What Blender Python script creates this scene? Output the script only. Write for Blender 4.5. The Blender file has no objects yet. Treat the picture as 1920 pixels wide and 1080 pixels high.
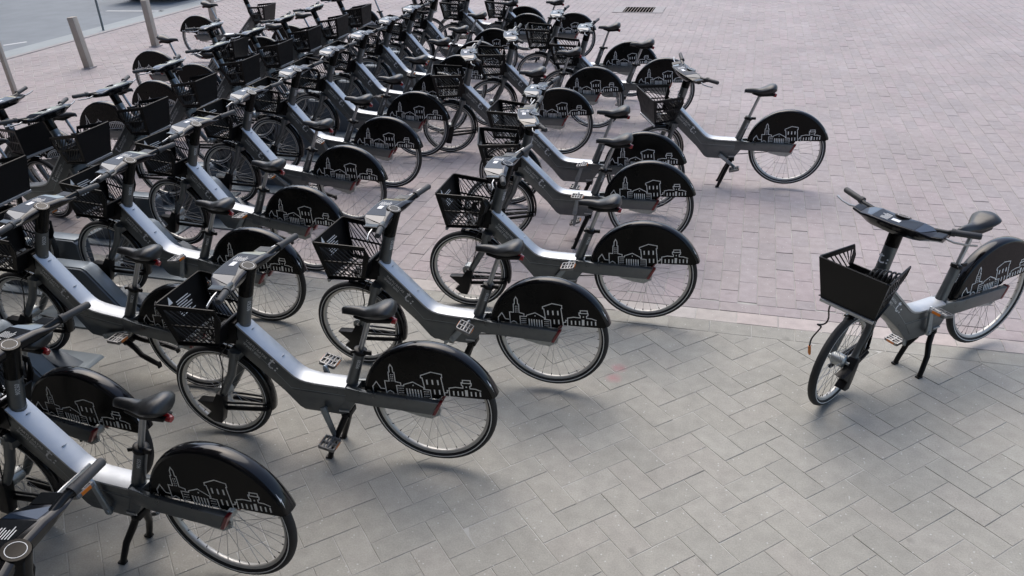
import bpy, bmesh, math, random
import numpy as np
from mathutils import Matrix, Vector
random.seed(7)
R = math.radians
SC = bpy.context.scene
COL = SC.collection

# ------------------------------------------------------------------ camera
PITCH, ROLL, AZ, CAMH = 0.48872772, -0.03557355, R(-16.6), 2.770
cam_d = bpy.data.cameras.new('camera')
cam_d.sensor_width = 36.0
cam_d.lens = 1509.2 / 1920 * 36.0
cam_d.clip_end = 500
cam = bpy.data.objects.new('camera', cam_d)
COL.objects.link(cam)
def rot_az(v):
    c, s = math.cos(AZ), math.sin(AZ)
    return Vector((v[0]*c + v[1]*s, -v[0]*s + v[1]*c, v[2]))
fw = rot_az((0, math.cos(PITCH), -math.sin(PITCH)))
up0 = rot_az((0, math.sin(PITCH), math.cos(PITCH)))
rt0 = rot_az((1, 0, 0))
cr, sr = math.cos(ROLL), math.sin(ROLL)
rt = rt0*cr + up0*sr
up = -rt0*sr + up0*cr
m = Matrix((rt, up, -fw)).transposed().to_4x4()
m.translation = (0, 0, CAMH)
cam.matrix_world = m
SC.camera = cam

# ------------------------------------------------------------------ sky, sun, exposure
SUN_EL, SUN_AZ = R(57), R(116)          # azimuth measured from +X (towards the far side of the square)
world = bpy.data.worlds.new('World')
SC.world = world
world.use_nodes = True
nt = world.node_tree
sky = nt.nodes.new('ShaderNodeTexSky')
sky.sky_type = 'NISHITA'
sky.sun_disc = False
sky.sun_elevation = SUN_EL
sky.sun_rotation = R(90) - SUN_AZ
sky.air_density = 1.0
sky.dust_density = 2.5
sky.ozone_density = 1.0
bg = nt.nodes['Background']
bg.inputs['Strength'].default_value = 0.15
nt.links.new(sky.outputs[0], bg.inputs[0])
sun_d = bpy.data.lights.new('sun', 'SUN')
sun_d.energy = 1.25
sun_d.angle = R(58)
sun_d.color = (1.0, 0.95, 0.88)
sun = bpy.data.objects.new('sun', sun_d)
COL.objects.link(sun)
sd = Vector((math.cos(SUN_EL)*math.cos(SUN_AZ), math.cos(SUN_EL)*math.sin(SUN_AZ), math.sin(SUN_EL)))
sun.rotation_euler = sd.to_track_quat('Z', 'Y').to_euler()
SC.view_settings.view_transform = 'Standard'
SC.view_settings.look = 'None'
SC.view_settings.gamma = 1.0
SC.view_settings.exposure = 0.72

# ------------------------------------------------------------------ materials
def mat(name, col, rough=0.5, metal=0.0, coat=0.0, noise=0.0, nscale=30.0, bump=0.0, bscale=200.0, rvar=0.0, spec=None):
    M = bpy.data.materials.new(name)
    M.use_nodes = True
    t = M.node_tree
    b = t.nodes['Principled BSDF']
    b.inputs['Base Color'].default_value = (*col, 1)
    b.inputs['Roughness'].default_value = rough
    b.inputs['Metallic'].default_value = metal
    b.inputs['Coat Weight'].default_value = coat
    b.inputs['Coat Roughness'].default_value = 0.08
    if spec is not None:
        b.inputs['Specular IOR Level'].default_value = spec
    if noise or bump or rvar:
        tc = t.nodes.new('ShaderNodeTexCoord')
        n = t.nodes.new('ShaderNodeTexNoise')
        n.inputs['Scale'].default_value = nscale
        n.inputs['Detail'].default_value = 6
        t.links.new(tc.outputs['Object'], n.inputs['Vector'])
        if noise:
            mx = t.nodes.new('ShaderNodeMix'); mx.data_type = 'RGBA'
            mx.inputs['A'].default_value = (*[c*(1-noise) for c in col], 1)
            mx.inputs['B'].default_value = (*[min(1, c*(1+noise)) for c in col], 1)
            t.links.new(n.outputs['Fac'], mx.inputs['Factor'])
            t.links.new(mx.outputs['Result'], b.inputs['Base Color'])
        if rvar:
            mr = t.nodes.new('ShaderNodeMapRange')
            mr.inputs['From Min'].default_value = 0.3
            mr.inputs['From Max'].default_value = 0.7
            mr.inputs['To Min'].default_value = max(0.02, rough-rvar)
            mr.inputs['To Max'].default_value = rough+rvar
            t.links.new(n.outputs['Fac'], mr.inputs['Value'])
            t.links.new(mr.outputs['Result'], b.inputs['Roughness'])
        if bump:
            n2 = t.nodes.new('ShaderNodeTexNoise')
            n2.inputs['Scale'].default_value = bscale
            n2.inputs['Detail'].default_value = 4
            t.links.new(tc.outputs['Object'], n2.inputs['Vector'])
            bp = t.nodes.new('ShaderNodeBump')
            bp.inputs['Strength'].default_value = bump
            bp.inputs['Distance'].default_value = 0.002
            t.links.new(n2.outputs['Fac'], bp.inputs['Height'])
            t.links.new(bp.outputs['Normal'], b.inputs['Normal'])
    return M

M = {}
M['frame'] = mat('frame_grey_paint', (0.128, 0.138, 0.142), 0.36, 0.75, noise=0.22, nscale=26, rvar=0.09)
M['alu'] = mat('brushed_aluminium', (0.42, 0.44, 0.46), 0.5, 0.92, noise=0.10, nscale=30, rvar=0.06)
M['gloss'] = mat('gloss_black_plastic', (0.004, 0.004, 0.005), 0.13, 0, coat=0.12, noise=0.3, nscale=9, rvar=0.05, spec=0.32)
M['skirt'] = mat('fender_skirt_black', (0.0055, 0.0053, 0.005), 0.2, 0, noise=0.8, nscale=7, rvar=0.07, spec=0.14)
M['plastic'] = mat('black_plastic', (0.005, 0.005, 0.0055), 0.38, 0, noise=0.25, nscale=20, rvar=0.08, spec=0.22)
M['pedal'] = mat('pedal_metal', (0.20, 0.20, 0.20), 0.48, 0.85, noise=0.3, nscale=60)
M['rubber'] = mat('tyre_rubber', (0.010, 0.010, 0.0105), 0.72, 0, noise=0.35, nscale=25, bump=0.5, bscale=260)
M['grip'] = mat('grip_rubber', (0.035, 0.036, 0.038), 0.6, 0, noise=0.2, nscale=40)
M['rim'] = mat('rim_metal', (0.50, 0.49, 0.46), 0.42, 0.45, noise=0.08, nscale=20)
M['spoke'] = mat('spoke_steel', (0.30, 0.30, 0.30), 0.35, 0.8)
M['chrome'] = mat('bare_metal', (0.42, 0.43, 0.44), 0.36, 0.9, noise=0.1, nscale=40, rvar=0.08)
M['cast'] = mat('cast_metal', (0.36, 0.38, 0.38), 0.42, 0.75, noise=0.2, nscale=60)
M['crank'] = mat('crank_metal', (0.26, 0.29, 0.31), 0.38, 0.8, noise=0.12, nscale=50)
M['saddle'] = mat('saddle_vinyl', (0.014, 0.015, 0.016), 0.36, 0, noise=0.25, nscale=12, bump=0.15, bscale=420, rvar=0.05)
M['print'] = mat('silver_print', (0.75, 0.75, 0.73), 0.5)
M['white'] = mat('white_print', (0.72, 0.73, 0.74), 0.5)
M['red'] = mat('red_reflector', (0.30, 0.006, 0.009), 0.22, 0, coat=0.5)
M['darkred'] = mat('dark_red_reflector', (0.16, 0.008, 0.012), 0.3, 0, coat=0.5)
M['orange'] = mat('orange_reflector', (0.55, 0.16, 0.02), 0.3)
M['screen'] = mat('screen_glass', (0.008, 0.014, 0.026), 0.07, 0, coat=0.3)
M['pad'] = mat('pad_plastic', (0.009, 0.0105, 0.012), 0.15, 0, spec=0.2)
M['dock'] = mat('dock_grey_metal', (0.085, 0.10, 0.115), 0.44, 0.35, noise=0.12, nscale=8, rvar=0.06)
M['docktop'] = mat('dock_top_metal', (0.17, 0.20, 0.225), 0.4, 0.4, noise=0.12, nscale=8)
M['plate'] = mat('dock_plate_metal', (0.14, 0.165, 0.18), 0.45, 0.4, noise=0.2, nscale=6, rvar=0.08)
M['bollard'] = mat('bollard_stone', (0.42, 0.37, 0.31), 0.8, 0, noise=0.22, nscale=9, bump=0.4, bscale=70)
M['pole'] = mat('pole_metal', (0.16, 0.19, 0.20), 0.45, 0.5)
M['grate'] = mat('grate_iron', (0.20, 0.17, 0.15), 0.75, 0.2, noise=0.3, nscale=20)
M['pit_shade'] = mat('drain_shade_black', (0.004, 0.004, 0.004), 1.0, spec=0.0)  # black stands in for the shade inside the drain
M['carpaint'] = mat('black_car_paint', (0.008, 0.009, 0.011), 0.2, 0.2, coat=0.9)
M['glass'] = mat('car_glass', (0.01, 0.012, 0.014), 0.05, 0, coat=0.5)
M['cable'] = mat('black_cable', (0.008, 0.008, 0.008), 0.4)

def paver_mat(name, col, vary, speck, attr, stain=None, warm=0.0):
    Mt = bpy.data.materials.new(name); Mt.use_nodes = True
    t = Mt.node_tree; N = t.nodes; Lk = t.links
    b = N['Principled BSDF']
    b.inputs['Roughness'].default_value = 0.82
    b.inputs['Specular IOR Level'].default_value = 0.35
    geo = N.new('ShaderNodeNewGeometry')
    if attr:
        a = N.new('ShaderNodeAttribute'); a.attribute_name = 'tone'; rnd = a.outputs['Fac']
    else:
        a = N.new('ShaderNodeObjectInfo'); rnd = a.outputs['Random']
    ramp = N.new('ShaderNodeValToRGB')
    e = ramp.color_ramp.elements
    e[0].position = 0; e[0].color = (*[c*(1-vary) for c in col], 1)
    e[1].position = 1; e[1].color = (*[c*(1+vary) for c in col], 1)
    k = ramp.color_ramp.elements.new(0.5)
    k.color = (col[0]*(1+warm), col[1], col[2]*(1-warm), 1)
    k = ramp.color_ramp.elements.new(0.8)
    k.color = (col[0]*(1+warm*2.2), col[1]*(1-warm*0.3), col[2]*(1-warm*0.2), 1)
    Lk.new(rnd, ramp.inputs['Fac'])
    # broad dirt
    n1 = N.new('ShaderNodeTexNoise'); n1.inputs['Scale'].default_value = 0.9; n1.inputs['Detail'].default_value = 5
    Lk.new(geo.outputs['Position'], n1.inputs['Vector'])
    mr = N.new('ShaderNodeMapRange')
    mr.inputs['From Min'].default_value = 0.3; mr.inputs['From Max'].default_value = 0.7
    mr.inputs['To Min'].default_value = 0.88; mr.inputs['To Max'].default_value = 1.07
    Lk.new(n1.outputs['Fac'], mr.inputs['Value'])
    # grain
    n2 = N.new('ShaderNodeTexNoise'); n2.inputs['Scale'].default_value = 130; n2.inputs['Detail'].default_value = 5
    n2.inputs['Roughness'].default_value = 0.75
    Lk.new(geo.outputs['Position'], n2.inputs['Vector'])
    mr2 = N.new('ShaderNodeMapRange')
    mr2.inputs['From Min'].default_value = 0.3; mr2.inputs['From Max'].default_value = 0.7
    mr2.inputs['To Min'].default_value = 1-speck; mr2.inputs['To Max'].default_value = 1+speck
    Lk.new(n2.outputs['Fac'], mr2.inputs['Value'])
    n4 = N.new('ShaderNodeTexNoise'); n4.inputs['Scale'].default_value = 14; n4.inputs['Detail'].default_value = 6
    Lk.new(geo.outputs['Position'], n4.inputs['Vector'])
    mr4 = N.new('ShaderNodeMapRange')
    mr4.inputs['From Min'].default_value = 0.3; mr4.inputs['From Max'].default_value = 0.7
    mr4.inputs['To Min'].default_value = 0.89; mr4.inputs['To Max'].default_value = 1.06
    Lk.new(n4.outputs['Fac'], mr4.inputs['Value'])
    mu = N.new('ShaderNodeMath'); mu.operation = 'MULTIPLY'
    Lk.new(mr.outputs['Result'], mu.inputs[0]); Lk.new(mr2.outputs['Result'], mu.inputs[1])
    mu2 = N.new('ShaderNodeMath'); mu2.operation = 'MULTIPLY'
    Lk.new(mu.outputs[0], mu2.inputs[0]); Lk.new(mr4.outputs['Result'], mu2.inputs[1])
    vm = N.new('ShaderNodeVectorMath'); vm.operation = 'SCALE'
    Lk.new(ramp.outputs['Color'], vm.inputs[0]); Lk.new(mu2.outputs[0], vm.inputs['Scale'])
    out = vm.outputs[0]
    # pale aggregate specks
    vo = N.new('ShaderNodeTexVoronoi'); vo.inputs['Scale'].default_value = 42
    Lk.new(geo.outputs['Position'], vo.inputs['Vector'])
    sep = N.new('ShaderNodeSeparateColor'); Lk.new(vo.outputs['Color'], sep.inputs[0])
    lt = N.new('ShaderNodeMath'); lt.operation = 'LESS_THAN'; lt.inputs[1].default_value = 0.17
    Lk.new(vo.outputs['Distance'], lt.inputs[0])
    gt = N.new('ShaderNodeMath'); gt.operation = 'GREATER_THAN'; gt.inputs[1].default_value = 0.84
    Lk.new(sep.outputs[0], gt.inputs[0])
    an = N.new('ShaderNodeMath'); an.operation = 'MULTIPLY'
    Lk.new(lt.outputs[0], an.inputs[0]); Lk.new(gt.outputs[0], an.inputs[1])
    an2 = N.new('ShaderNodeMath'); an2.operation = 'MULTIPLY'; an2.inputs[1].default_value = 0.5
    Lk.new(an.outputs[0], an2.inputs[0])
    mx = N.new('ShaderNodeMix'); mx.data_type = 'RGBA'
    mx.inputs['B'].default_value = (0.62, 0.62, 0.60, 1)
    Lk.new(out, mx.inputs['A']); Lk.new(an2.outputs[0], mx.inputs['Factor'])
    out = mx.outputs['Result']
    vo2 = N.new('ShaderNodeTexVoronoi'); vo2.inputs['Scale'].default_value = 5.5; vo2.inputs['Randomness'].default_value = 1.0
    nd = N.new('ShaderNodeTexNoise'); nd.inputs['Scale'].default_value = 18
    Lk.new(geo.outputs['Position'], nd.inputs['Vector'])
    mv = N.new('ShaderNodeVectorMath'); mv.operation = 'MULTIPLY_ADD'
    mv.inputs[1].default_value = (0.06, 0.06, 0)
    Lk.new(nd.outputs['Color'], mv.inputs[0]); Lk.new(geo.outputs['Position'], mv.inputs[2])
    Lk.new(mv.outputs[0], vo2.inputs['Vector'])
    sp2 = N.new('ShaderNodeSeparateColor'); Lk.new(vo2.outputs['Color'], sp2.inputs[0])
    g2 = N.new('ShaderNodeMath'); g2.operation = 'GREATER_THAN'; g2.inputs[1].default_value = 0.80
    Lk.new(sp2.outputs[1], g2.inputs[0])
    r2 = N.new('ShaderNodeMapRange'); r2.inputs['From Min'].default_value = 0.16; r2.inputs['From Max'].default_value = 0.05
    r2.inputs['To Min'].default_value = 0.0; r2.inputs['To Max'].default_value = 0.34
    Lk.new(vo2.outputs['Distance'], r2.inputs['Value'])
    m5 = N.new('ShaderNodeMath'); m5.operation = 'MULTIPLY'
    Lk.new(g2.outputs[0], m5.inputs[0]); Lk.new(r2.outputs['Result'], m5.inputs[1])
    mx5 = N.new('ShaderNodeMix'); mx5.data_type = 'RGBA'; mx5.inputs['B'].default_value = (0.12, 0.115, 0.105, 1)
    Lk.new(out, mx5.inputs['A']); Lk.new(m5.outputs[0], mx5.inputs['Factor'])
    out = mx5.outputs['Result']
    if stain:
        for (sx, sy, rad) in stain:
            sub = N.new('ShaderNodeVectorMath'); sub.operation = 'DISTANCE'
            sub.inputs[1].default_value = (sx, sy, 0)
            nz = N.new('ShaderNodeTexNoise'); nz.inputs['Scale'].default_value = 25
            Lk.new(geo.outputs['Position'], nz.inputs['Vector'])
            Lk.new(geo.outputs['Position'], sub.inputs[0])
            m1 = N.new('ShaderNodeMapRange')
            m1.inputs['From Min'].default_value = rad; m1.inputs['From Max'].default_value = rad*0.2
            m1.inputs['To Min'].default_value = 0; m1.inputs['To Max'].default_value = 0.75
            Lk.new(sub.outputs['Value'], m1.inputs['Value'])
            m2 = N.new('ShaderNodeMath'); m2.operation = 'MULTIPLY'
            Lk.new(m1.outputs['Result'], m2.inputs[0]); Lk.new(nz.outputs['Fac'], m2.inputs[1])
            mx2 = N.new('ShaderNodeMix'); mx2.data_type = 'RGBA'
            mx2.inputs['B'].default_value = (0.45, 0.12, 0.16, 1)
            Lk.new(out, mx2.inputs['A']); Lk.new(m2.outputs[0], mx2.inputs['Factor'])
            out = mx2.outputs['Result']
    Lk.new(out, b.inputs['Base Color'])
    bp = N.new('ShaderNodeBump'); bp.inputs['Strength'].default_value = 0.35; bp.inputs['Distance'].default_value = 0.002
    Lk.new(n2.outputs['Fac'], bp.inputs['Height'])
    Lk.new(bp.outputs['Normal'], b.inputs['Normal'])
    return Mt
GREY = (0.332, 0.322, 0.284)
PINK = (0.345, 0.309, 0.303)
PALE = (0.45, 0.418, 0.39)
STAIN = [(-0.566, 4.126, 0.06), (-0.579, 4.01, 0.06)]
M['pg'] = paver_mat('grey_paver', GREY, 0.055, 0.17, False, STAIN, 0.008)
M['pga'] = paver_mat('grey_paver_far', GREY, 0.055, 0.17, True, STAIN, 0.008)
M['pp'] = paver_mat('pink_paver', PINK, 0.05, 0.12, False, None, 0.02)
M['ppa'] = paver_mat('pink_paver_far', PINK, 0.05, 0.12, True, None, 0.02)
M['ps'] = paver_mat('pale_pink_slab', PALE, 0.05, 0.09, False, None, 0.03)
M['sand'] = mat('joint_sand', (0.37, 0.36, 0.33), 0.95, 0, noise=0.75, nscale=5)
M['asphalt'] = mat('road_asphalt', (0.19, 0.21, 0.225), 0.85, 0, noise=0.22, nscale=2.2, bump=0.5, bscale=90)
M['gutter'] = mat('gutter_concrete', (0.30, 0.325, 0.325), 0.85, 0, noise=0.14, nscale=3)
M['kerbline'] = mat('kerb_granite', (0.30, 0.28, 0.27), 0.8, 0, noise=0.2, nscale=10)
M['paint'] = mat('road_paint', (0.55, 0.56, 0.55), 0.7, 0, noise=0.3, nscale=8)

# ------------------------------------------------------------------ mesh helpers
class MB:
    def __init__(s):
        s.v = []; s.f = []
    def add(s, v, f):
        o = len(s.v); s.v += [tuple(p) for p in v]; s.f += [tuple(i+o for i in q) for q in f]; return s
    def box(s, c, d, rot=None):
        hx, hy, hz = d[0]/2, d[1]/2, d[2]/2
        V = [Vector((x, y, z)) for x in (-hx, hx) for y in (-hy, hy) for z in (-hz, hz)]
        if rot: V = [rot @ p for p in V]
        c = Vector(c)
        return s.add([c+p for p in V], [(0, 1, 3, 2), (4, 6, 7, 5), (0, 4, 5, 1), (2, 3, 7, 6), (0, 2, 6, 4), (1, 5, 7, 3)])
    def prism(s, poly, y0, y1):          # poly in (x, z), extruded along y; y0, y1 may be lists per point
        n = len(poly)
        Y0 = y0 if isinstance(y0, (list, tuple)) else [y0]*n
        Y1 = y1 if isinstance(y1, (list, tuple)) else [y1]*n
        V = [(p[0], Y0[i], p[1]) for i, p in enumerate(poly)] + [(p[0], Y1[i], p[1]) for i, p in enumerate(poly)]
        F = [(i, (i+1) % n, n+(i+1) % n, n+i) for i in range(n)]
        F += [tuple(range(n-1, -1, -1)), tuple(range(n, 2*n))]
        return s.add(V, F)
    def tube(s, path, rad, n=10, caps=True, flat=1.0):
        P = [Vector(p) for p in path]
        rr = rad if isinstance(rad, (list, tuple)) else [rad]*len(P)
        rings = []
        nrm = None
        for i, p in enumerate(P):
            t = (P[min(i+1, len(P)-1)] - P[max(i-1, 0)]).normalized()
            if nrm is None:
                a = Vector((0, 1, 0)) if abs(t.y) < 0.8 else Vector((0, 0, 1))
                nrm = (a - t*a.dot(t)).normalized()
            else:
                nrm = (nrm - t*nrm.dot(t)).normalized()
            bi = t.cross(nrm)
            rings.append([p + (nrm*math.cos(2*math.pi*k/n)*flat + bi*math.sin(2*math.pi*k/n))*rr[i] for k in range(n)])
        return s.loft(rings, caps)
    def loft(s, rings, caps=True, closed=True):
        n = len(rings[0]); V = [q for r in rings for q in r]; F = []
        for i in range(len(rings)-1):
            for k in range(n if closed else n-1):
                k2 = (k+1) % n
                F.append((i*n+k, i*n+k2, (i+1)*n+k2, (i+1)*n+k))
        if caps:
            F.append(tuple(range(n-1, -1, -1))); o = (len(rings)-1)*n
            F.append(tuple(range(o, o+n)))
        return s.add(V, F)
    def ring(s, c, prof, n=48, a0=0.0, a1=None):   # profile (radius, y) swept about the y axis through c
        full = a1 is None
        a1 = 2*math.pi if full else a1
        rings = []
        steps = n if full else n+1
        for i in range(steps):
            a = a0 + (a1-a0)*i/n
            rings.append([(c[0]+r*math.cos(a), c[1]+y, c[2]+r*math.sin(a)) for r, y in prof])
        m_ = len(prof); V = [q for r in rings for q in r]; F = []
        for i in range(n):
            i2 = (i+1) % steps if full else i+1
            for k in range(m_):
                k2 = (k+1) % m_
                F.append((i*m_+k, i2*m_+k, i2*m_+k2, i*m_+k2))
        if not full:
            F.append(tuple(range(m_))); o = (steps-1)*m_
            F.append(tuple(range(o+m_-1, o-1, -1)))
        return s.add(V, F)
    def ribbon(s, pts, w, y, h=0.0008, closed=False):   # flat line of width w in the xz plane at y
        P = [Vector((p[0], p[1])) for p in pts]
        n = len(P); L_, R_ = [], []
        for i in range(n):
            if closed: a, b = P[(i-1) % n], P[(i+1) % n]
            else: a, b = P[max(i-1, 0)], P[min(i+1, n-1)]
            d1 = (P[i]-a) if (P[i]-a).length > 1e-9 else (b-P[i])
            d2 = (b-P[i]) if (b-P[i]).length > 1e-9 else (P[i]-a)
            d1 = d1.normalized(); d2 = d2.normalized()
            t = (d1+d2)
            t = t.normalized() if t.length > 1e-6 else d1
            nn = Vector((-t.y, t.x))
            k = max(0.5, nn.dot(Vector((-d1.y, d1.x))))
            L_.append(P[i]+nn*(w/2/k)); R_.append(P[i]-nn*(w/2/k))
        V = [(q.x, y, q.y) for q in L_] + [(q.x, y, q.y) for q in R_]
        F = []
        for i in range(n if closed else n-1):
            j = (i+1) % n
            F.append((i, j, n+j, n+i))
        return s.add(V, F)
    def mesh(s, name, material, smooth=35, bevel=0.0, segs=2):
        me = bpy.data.meshes.new(name)
        me.from_pydata(s.v, [], s.f)
        bm = bmesh.new(); bm.from_mesh(me)
        bmesh.ops.recalc_face_normals(bm, faces=bm.faces)
        if bevel:
            ed = [e for e in bm.edges if len(e.link_faces) == 2 and e.calc_face_angle(0) > R(25)]
            bmesh.ops.bevel(bm, geom=ed, offset=bevel, segments=segs, affect='EDGES', profile=0.5, clamp_overlap=True)
        bm.to_mesh(me); bm.free()
        me.materials.append(material)
        if smooth:
            me.shade_smooth()
            me.set_sharp_from_angle(angle=R(smooth))
        return me

def obj(name, me, parent=None, loc=None):
    o = bpy.data.objects.new(name, me)
    COL.objects.link(o)
    if parent: o.parent = parent
    if loc: o.location = loc
    return o
def tag(o, label=None, cat=None, group=None, kind=None):
    if label: o['label'] = label
    if cat: o['category'] = cat
    if group: o['group'] = group
    if kind: o['kind'] = kind
    return o
def text_mesh(name, txt, size, material, mtx):
    cu = bpy.data.curves.new('txt', 'FONT'); cu.body = txt; cu.size = size
    to = bpy.data.objects.new('txt', cu)
    me = bpy.data.meshes.new_from_object(to)
    me.name = name
    me.transform(mtx)
    me.materials.clear(); me.materials.append(material)
    bpy.data.objects.remove(to)
    return me
def merge_mesh(name, meshes, material):
    V, F = [], []
    for q in meshes:
        o = len(V); V += [tuple(v.co) for v in q.vertices]; F += [tuple(i+o for i in p.vertices) for p in q.polygons]
    me = bpy.data.meshes.new(name); me.from_pydata(V, [], F); me.materials.append(material)
    return me

# ------------------------------------------------------------------ the ground
def sheet(name, pts, z, material, kind='structure', label=None):
    me = bpy.data.meshes.new(name)
    me.from_pydata([(x, y, z) for x, y in pts], [], [tuple(range(len(pts)))])
    me.materials.append(material)
    o = obj(name, me)
    tag(o, label=label, kind=kind)
    return o
ROAD_Z = -0.09
KERB_U, GUT_U, EDGE_V = -12.40, -13.32, 4.68
ground = sheet('ground', [(-160, -60), (120, -60), (120, 160), (-160, 160)], -0.16, M['sand'], label='bare ground under the square reaching the horizon')
road = sheet('road', [(-90, -40), (GUT_U, -40), (GUT_U, 120), (-90, 120)], ROAD_Z, M['asphalt'], label='blue grey asphalt road beyond the bollards')
gutter = sheet('gutter', [(GUT_U, -40), (KERB_U, -40), (KERB_U, 120), (GUT_U, 120)], ROAD_Z + 0.004, M['gutter'], label='pale concrete gutter strip along the road edge')
for i, (u, v, l, w, a) in enumerate([(-13.75, 12.85, 0.42, 0.10, 60), (-13.95, 16.6, 1.5, 0.10, 4)]):
    c, s_ = math.cos(R(a)), math.sin(R(a))
    P = [(u+x*c-y*s_, v+x*s_+y*c) for x, y in ((-l/2, -w/2), (l/2, -w/2), (l/2, w/2), (-l/2, w/2))]
    sheet('road_marking', P, ROAD_Z + 0.004, M['paint'], label=['short worn white paint fleck on the road by the gutter', 'long thin white painted line across the road'][i])

def px(u, v, z=0.0):
    d = Vector((u, v, z)) - Vector((0, 0, CAMH))
    f_ = d.dot(fw)
    if f_ < 0.3: return None
    return 960 + 1509.2*d.dot(rt)/f_, 540 - 1509.2*d.dot(up)/f_
def poly_area_px(P):
    q = [px(u, v) for u, v in P]
    if any(t is None for t in q): return 0
    cx = sum(t[0] for t in q)/len(q); cy = sum(t[1] for t in q)/len(q)
    if not (-10 < cx < 1930 and -10 < cy < 1090): return 0
    return abs(sum(q[i][0]*q[(i+1) % len(q)][1]-q[(i+1) % len(q)][0]*q[i][1] for i in range(len(q))))/2

def clip(P, fn):
    out = []
    for i in range(len(P)):
        a, b = P[i], P[(i+1) % len(P)]
        fa, fb = fn(a), fn(b)
        if fa >= 0: out.append(a)
        if (fa >= 0) != (fb >= 0):
            t = fa/(fa-fb); out.append((a[0]+(b[0]-a[0])*t, a[1]+(b[1]-a[1])*t))
    return out
def inset(P, d):
    n = len(P); A = sum(P[i][0]*P[(i+1) % n][1]-P[(i+1) % n][0]*P[i][1] for i in range(n))
    if A < 0: P = P[::-1]
    out = []
    for i in range(n):
        p0, p1, p2 = Vector(P[i-1]), Vector(P[i]), Vector(P[(i+1) % n])
        d1 = (p1-p0).normalized(); d2 = (p2-p1).normalized()
        n1 = Vector((-d1.y, d1.x)); n2 = Vector((-d2.y, d2.x))
        k = 1+n1.dot(n2)
        out.append(p1 + (n1+n2)*(d/max(k, 0.4)))
    return [(q.x, q.y) for q in out]
def paver_geo(P, cz=0.0, tilt=(0, 0), ch=0.0022):
    """block with chamfered edge; outline P in plan; returns verts, faces"""
    n = len(P); Q = inset(P, ch)
    if sum(P[i][0]*P[(i+1) % n][1]-P[(i+1) % n][0]*P[i][1] for i in range(n)) < 0: P = P[::-1]
    cx = sum(p[0] for p in P)/n; cy = sum(p[1] for p in P)/n
    h = lambda p: cz + (p[0]-cx)*tilt[0] + (p[1]-cy)*tilt[1]
    V = [(p[0], p[1], h(p)) for p in Q] + [(p[0], p[1], h(p)-0.0016) for p in P] + [(p[0], p[1], -0.03) for p in P]
    F = [tuple(range(n))]
    for i in range(n):
        j = (i+1) % n
        F.append((i, n+i, n+j, j)); F.append((n+i, 2*n+i, 2*n+j, n+j))
    return V, F

def simple(P):
    """drop nearly doubled corners left over by clipping"""
    out = []
    for p in P:
        if not out or math.hypot(p[0]-out[-1][0], p[1]-out[-1][1]) > 0.004: out.append(p)
    while len(out) > 1 and math.hypot(out[0][0]-out[-1][0], out[0][1]-out[-1][1]) < 0.004: out.pop()
    return out
def lay(parent, pieces, name, m_one, m_all, limit):
    """pieces: list of outlines in plan (world u, v). The largest in the picture become parts, the rest one mesh."""
    sc = sorted(((poly_area_px(P), i) for i, P in enumerate(pieces)), reverse=True)
    big = [i for a, i in sc[:limit] if a > 40]
    bigs = set(big)
    cache = {}
    for i in big:
        P = pieces[i]
        n = len(P); cx = sum(p[0] for p in P)/n; cy = sum(p[1] for p in P)/n
        loc = [(p[0]-cx, p[1]-cy) for p in P]
        key = tuple(sorted((round(a, 3), round(b, 3)) for a, b in loc))
        if key not in cache:
            V, F = paver_geo(loc)
            me = bpy.data.meshes.new(name); me.from_pydata(V, [], F); me.materials.append(m_one)
            cache[key] = me
        o = obj(name, cache[key], parent, (cx, cy, random.uniform(-0.0012, 0.0012)))
        o.rotation_euler = (random.gauss(0, 0.004), random.gauss(0, 0.004), random.gauss(0, 0.004))
    V, F, T = [], [], []
    for i, P in enumerate(pieces):
        if i in bigs: continue
        v, f = paver_geo(P, random.uniform(-0.0012, 0.0012), (random.gauss(0, 0.004), random.gauss(0, 0.004)))
        o_ = len(V); V += v; F += [tuple(k+o_ for k in q) for q in f]
        T += [random.random()]*len(v)
    if V:
        me = bpy.data.meshes.new('far_pavers'); me.from_pydata(V, [], F)
        at = me.attributes.new('tone', 'FLOAT', 'POINT'); at.data.foreach_set('value', T)
        me.materials.append(m_all)
        o = obj('far_pavers', me, parent); tag(o, kind='stuff')

def herringbone(W, gap, u0, u1, v0, v1, org):
    out = []
    c = math.sqrt(0.5)
    N = int((abs(u1-u0)+abs(v1-v0))/W)+8
    g = gap/2
    cu, cv = (u0+u1)/2, (v0+v1)/2
    # centre of the field in pattern units
    a0 = ((cu-org[0])*c + (cv-org[1])*c)/W; b0 = (-(cu-org[0])*c + (cv-org[1])*c)/W
    i0 = int(round((a0+b0)/2)); j0 = int(round((a0-b0)/4))
    for i in range(i0-N, i0+N):
        for j in range(j0-N//2, j0+N//2):
            ox, oy = i+2*j, i-2*j
            for (x0, y0, w, h) in ((ox, oy, 2, 1), (ox, oy+1, 1, 2)):
                q = [(x0*W+g, y0*W+g), ((x0+w)*W-g, y0*W+g), ((x0+w)*W-g, (y0+h)*W-g), (x0*W+g, (y0+h)*W-g)]
                P = [(org[0]+x*c-y*c, org[1]+x*c+y*c) for x, y in q]
                mu = sum(p[0] for p in P)/4; mv = sum(p[1] for p in P)/4
                if not (u0-0.3 < mu < u1+0.3 and v0-0.3 < mv < v1+0.3): continue
                for fn in (lambda p: v1-p[1], lambda p: p[1]-v0, lambda p: u1-p[0], lambda p: p[0]-u0):
                    if len(P) > 2: P = clip(P, fn)
                if len(P) > 2: P = simple(P)
                if len(P) < 3: continue
                A = abs(sum(P[k][0]*P[(k+1) % len(P)][1]-P[(k+1) % len(P)][0]*P[k][1] for k in range(len(P))))/2
                if A < 0.0006: continue
                out.append(P)
    return out
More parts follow.
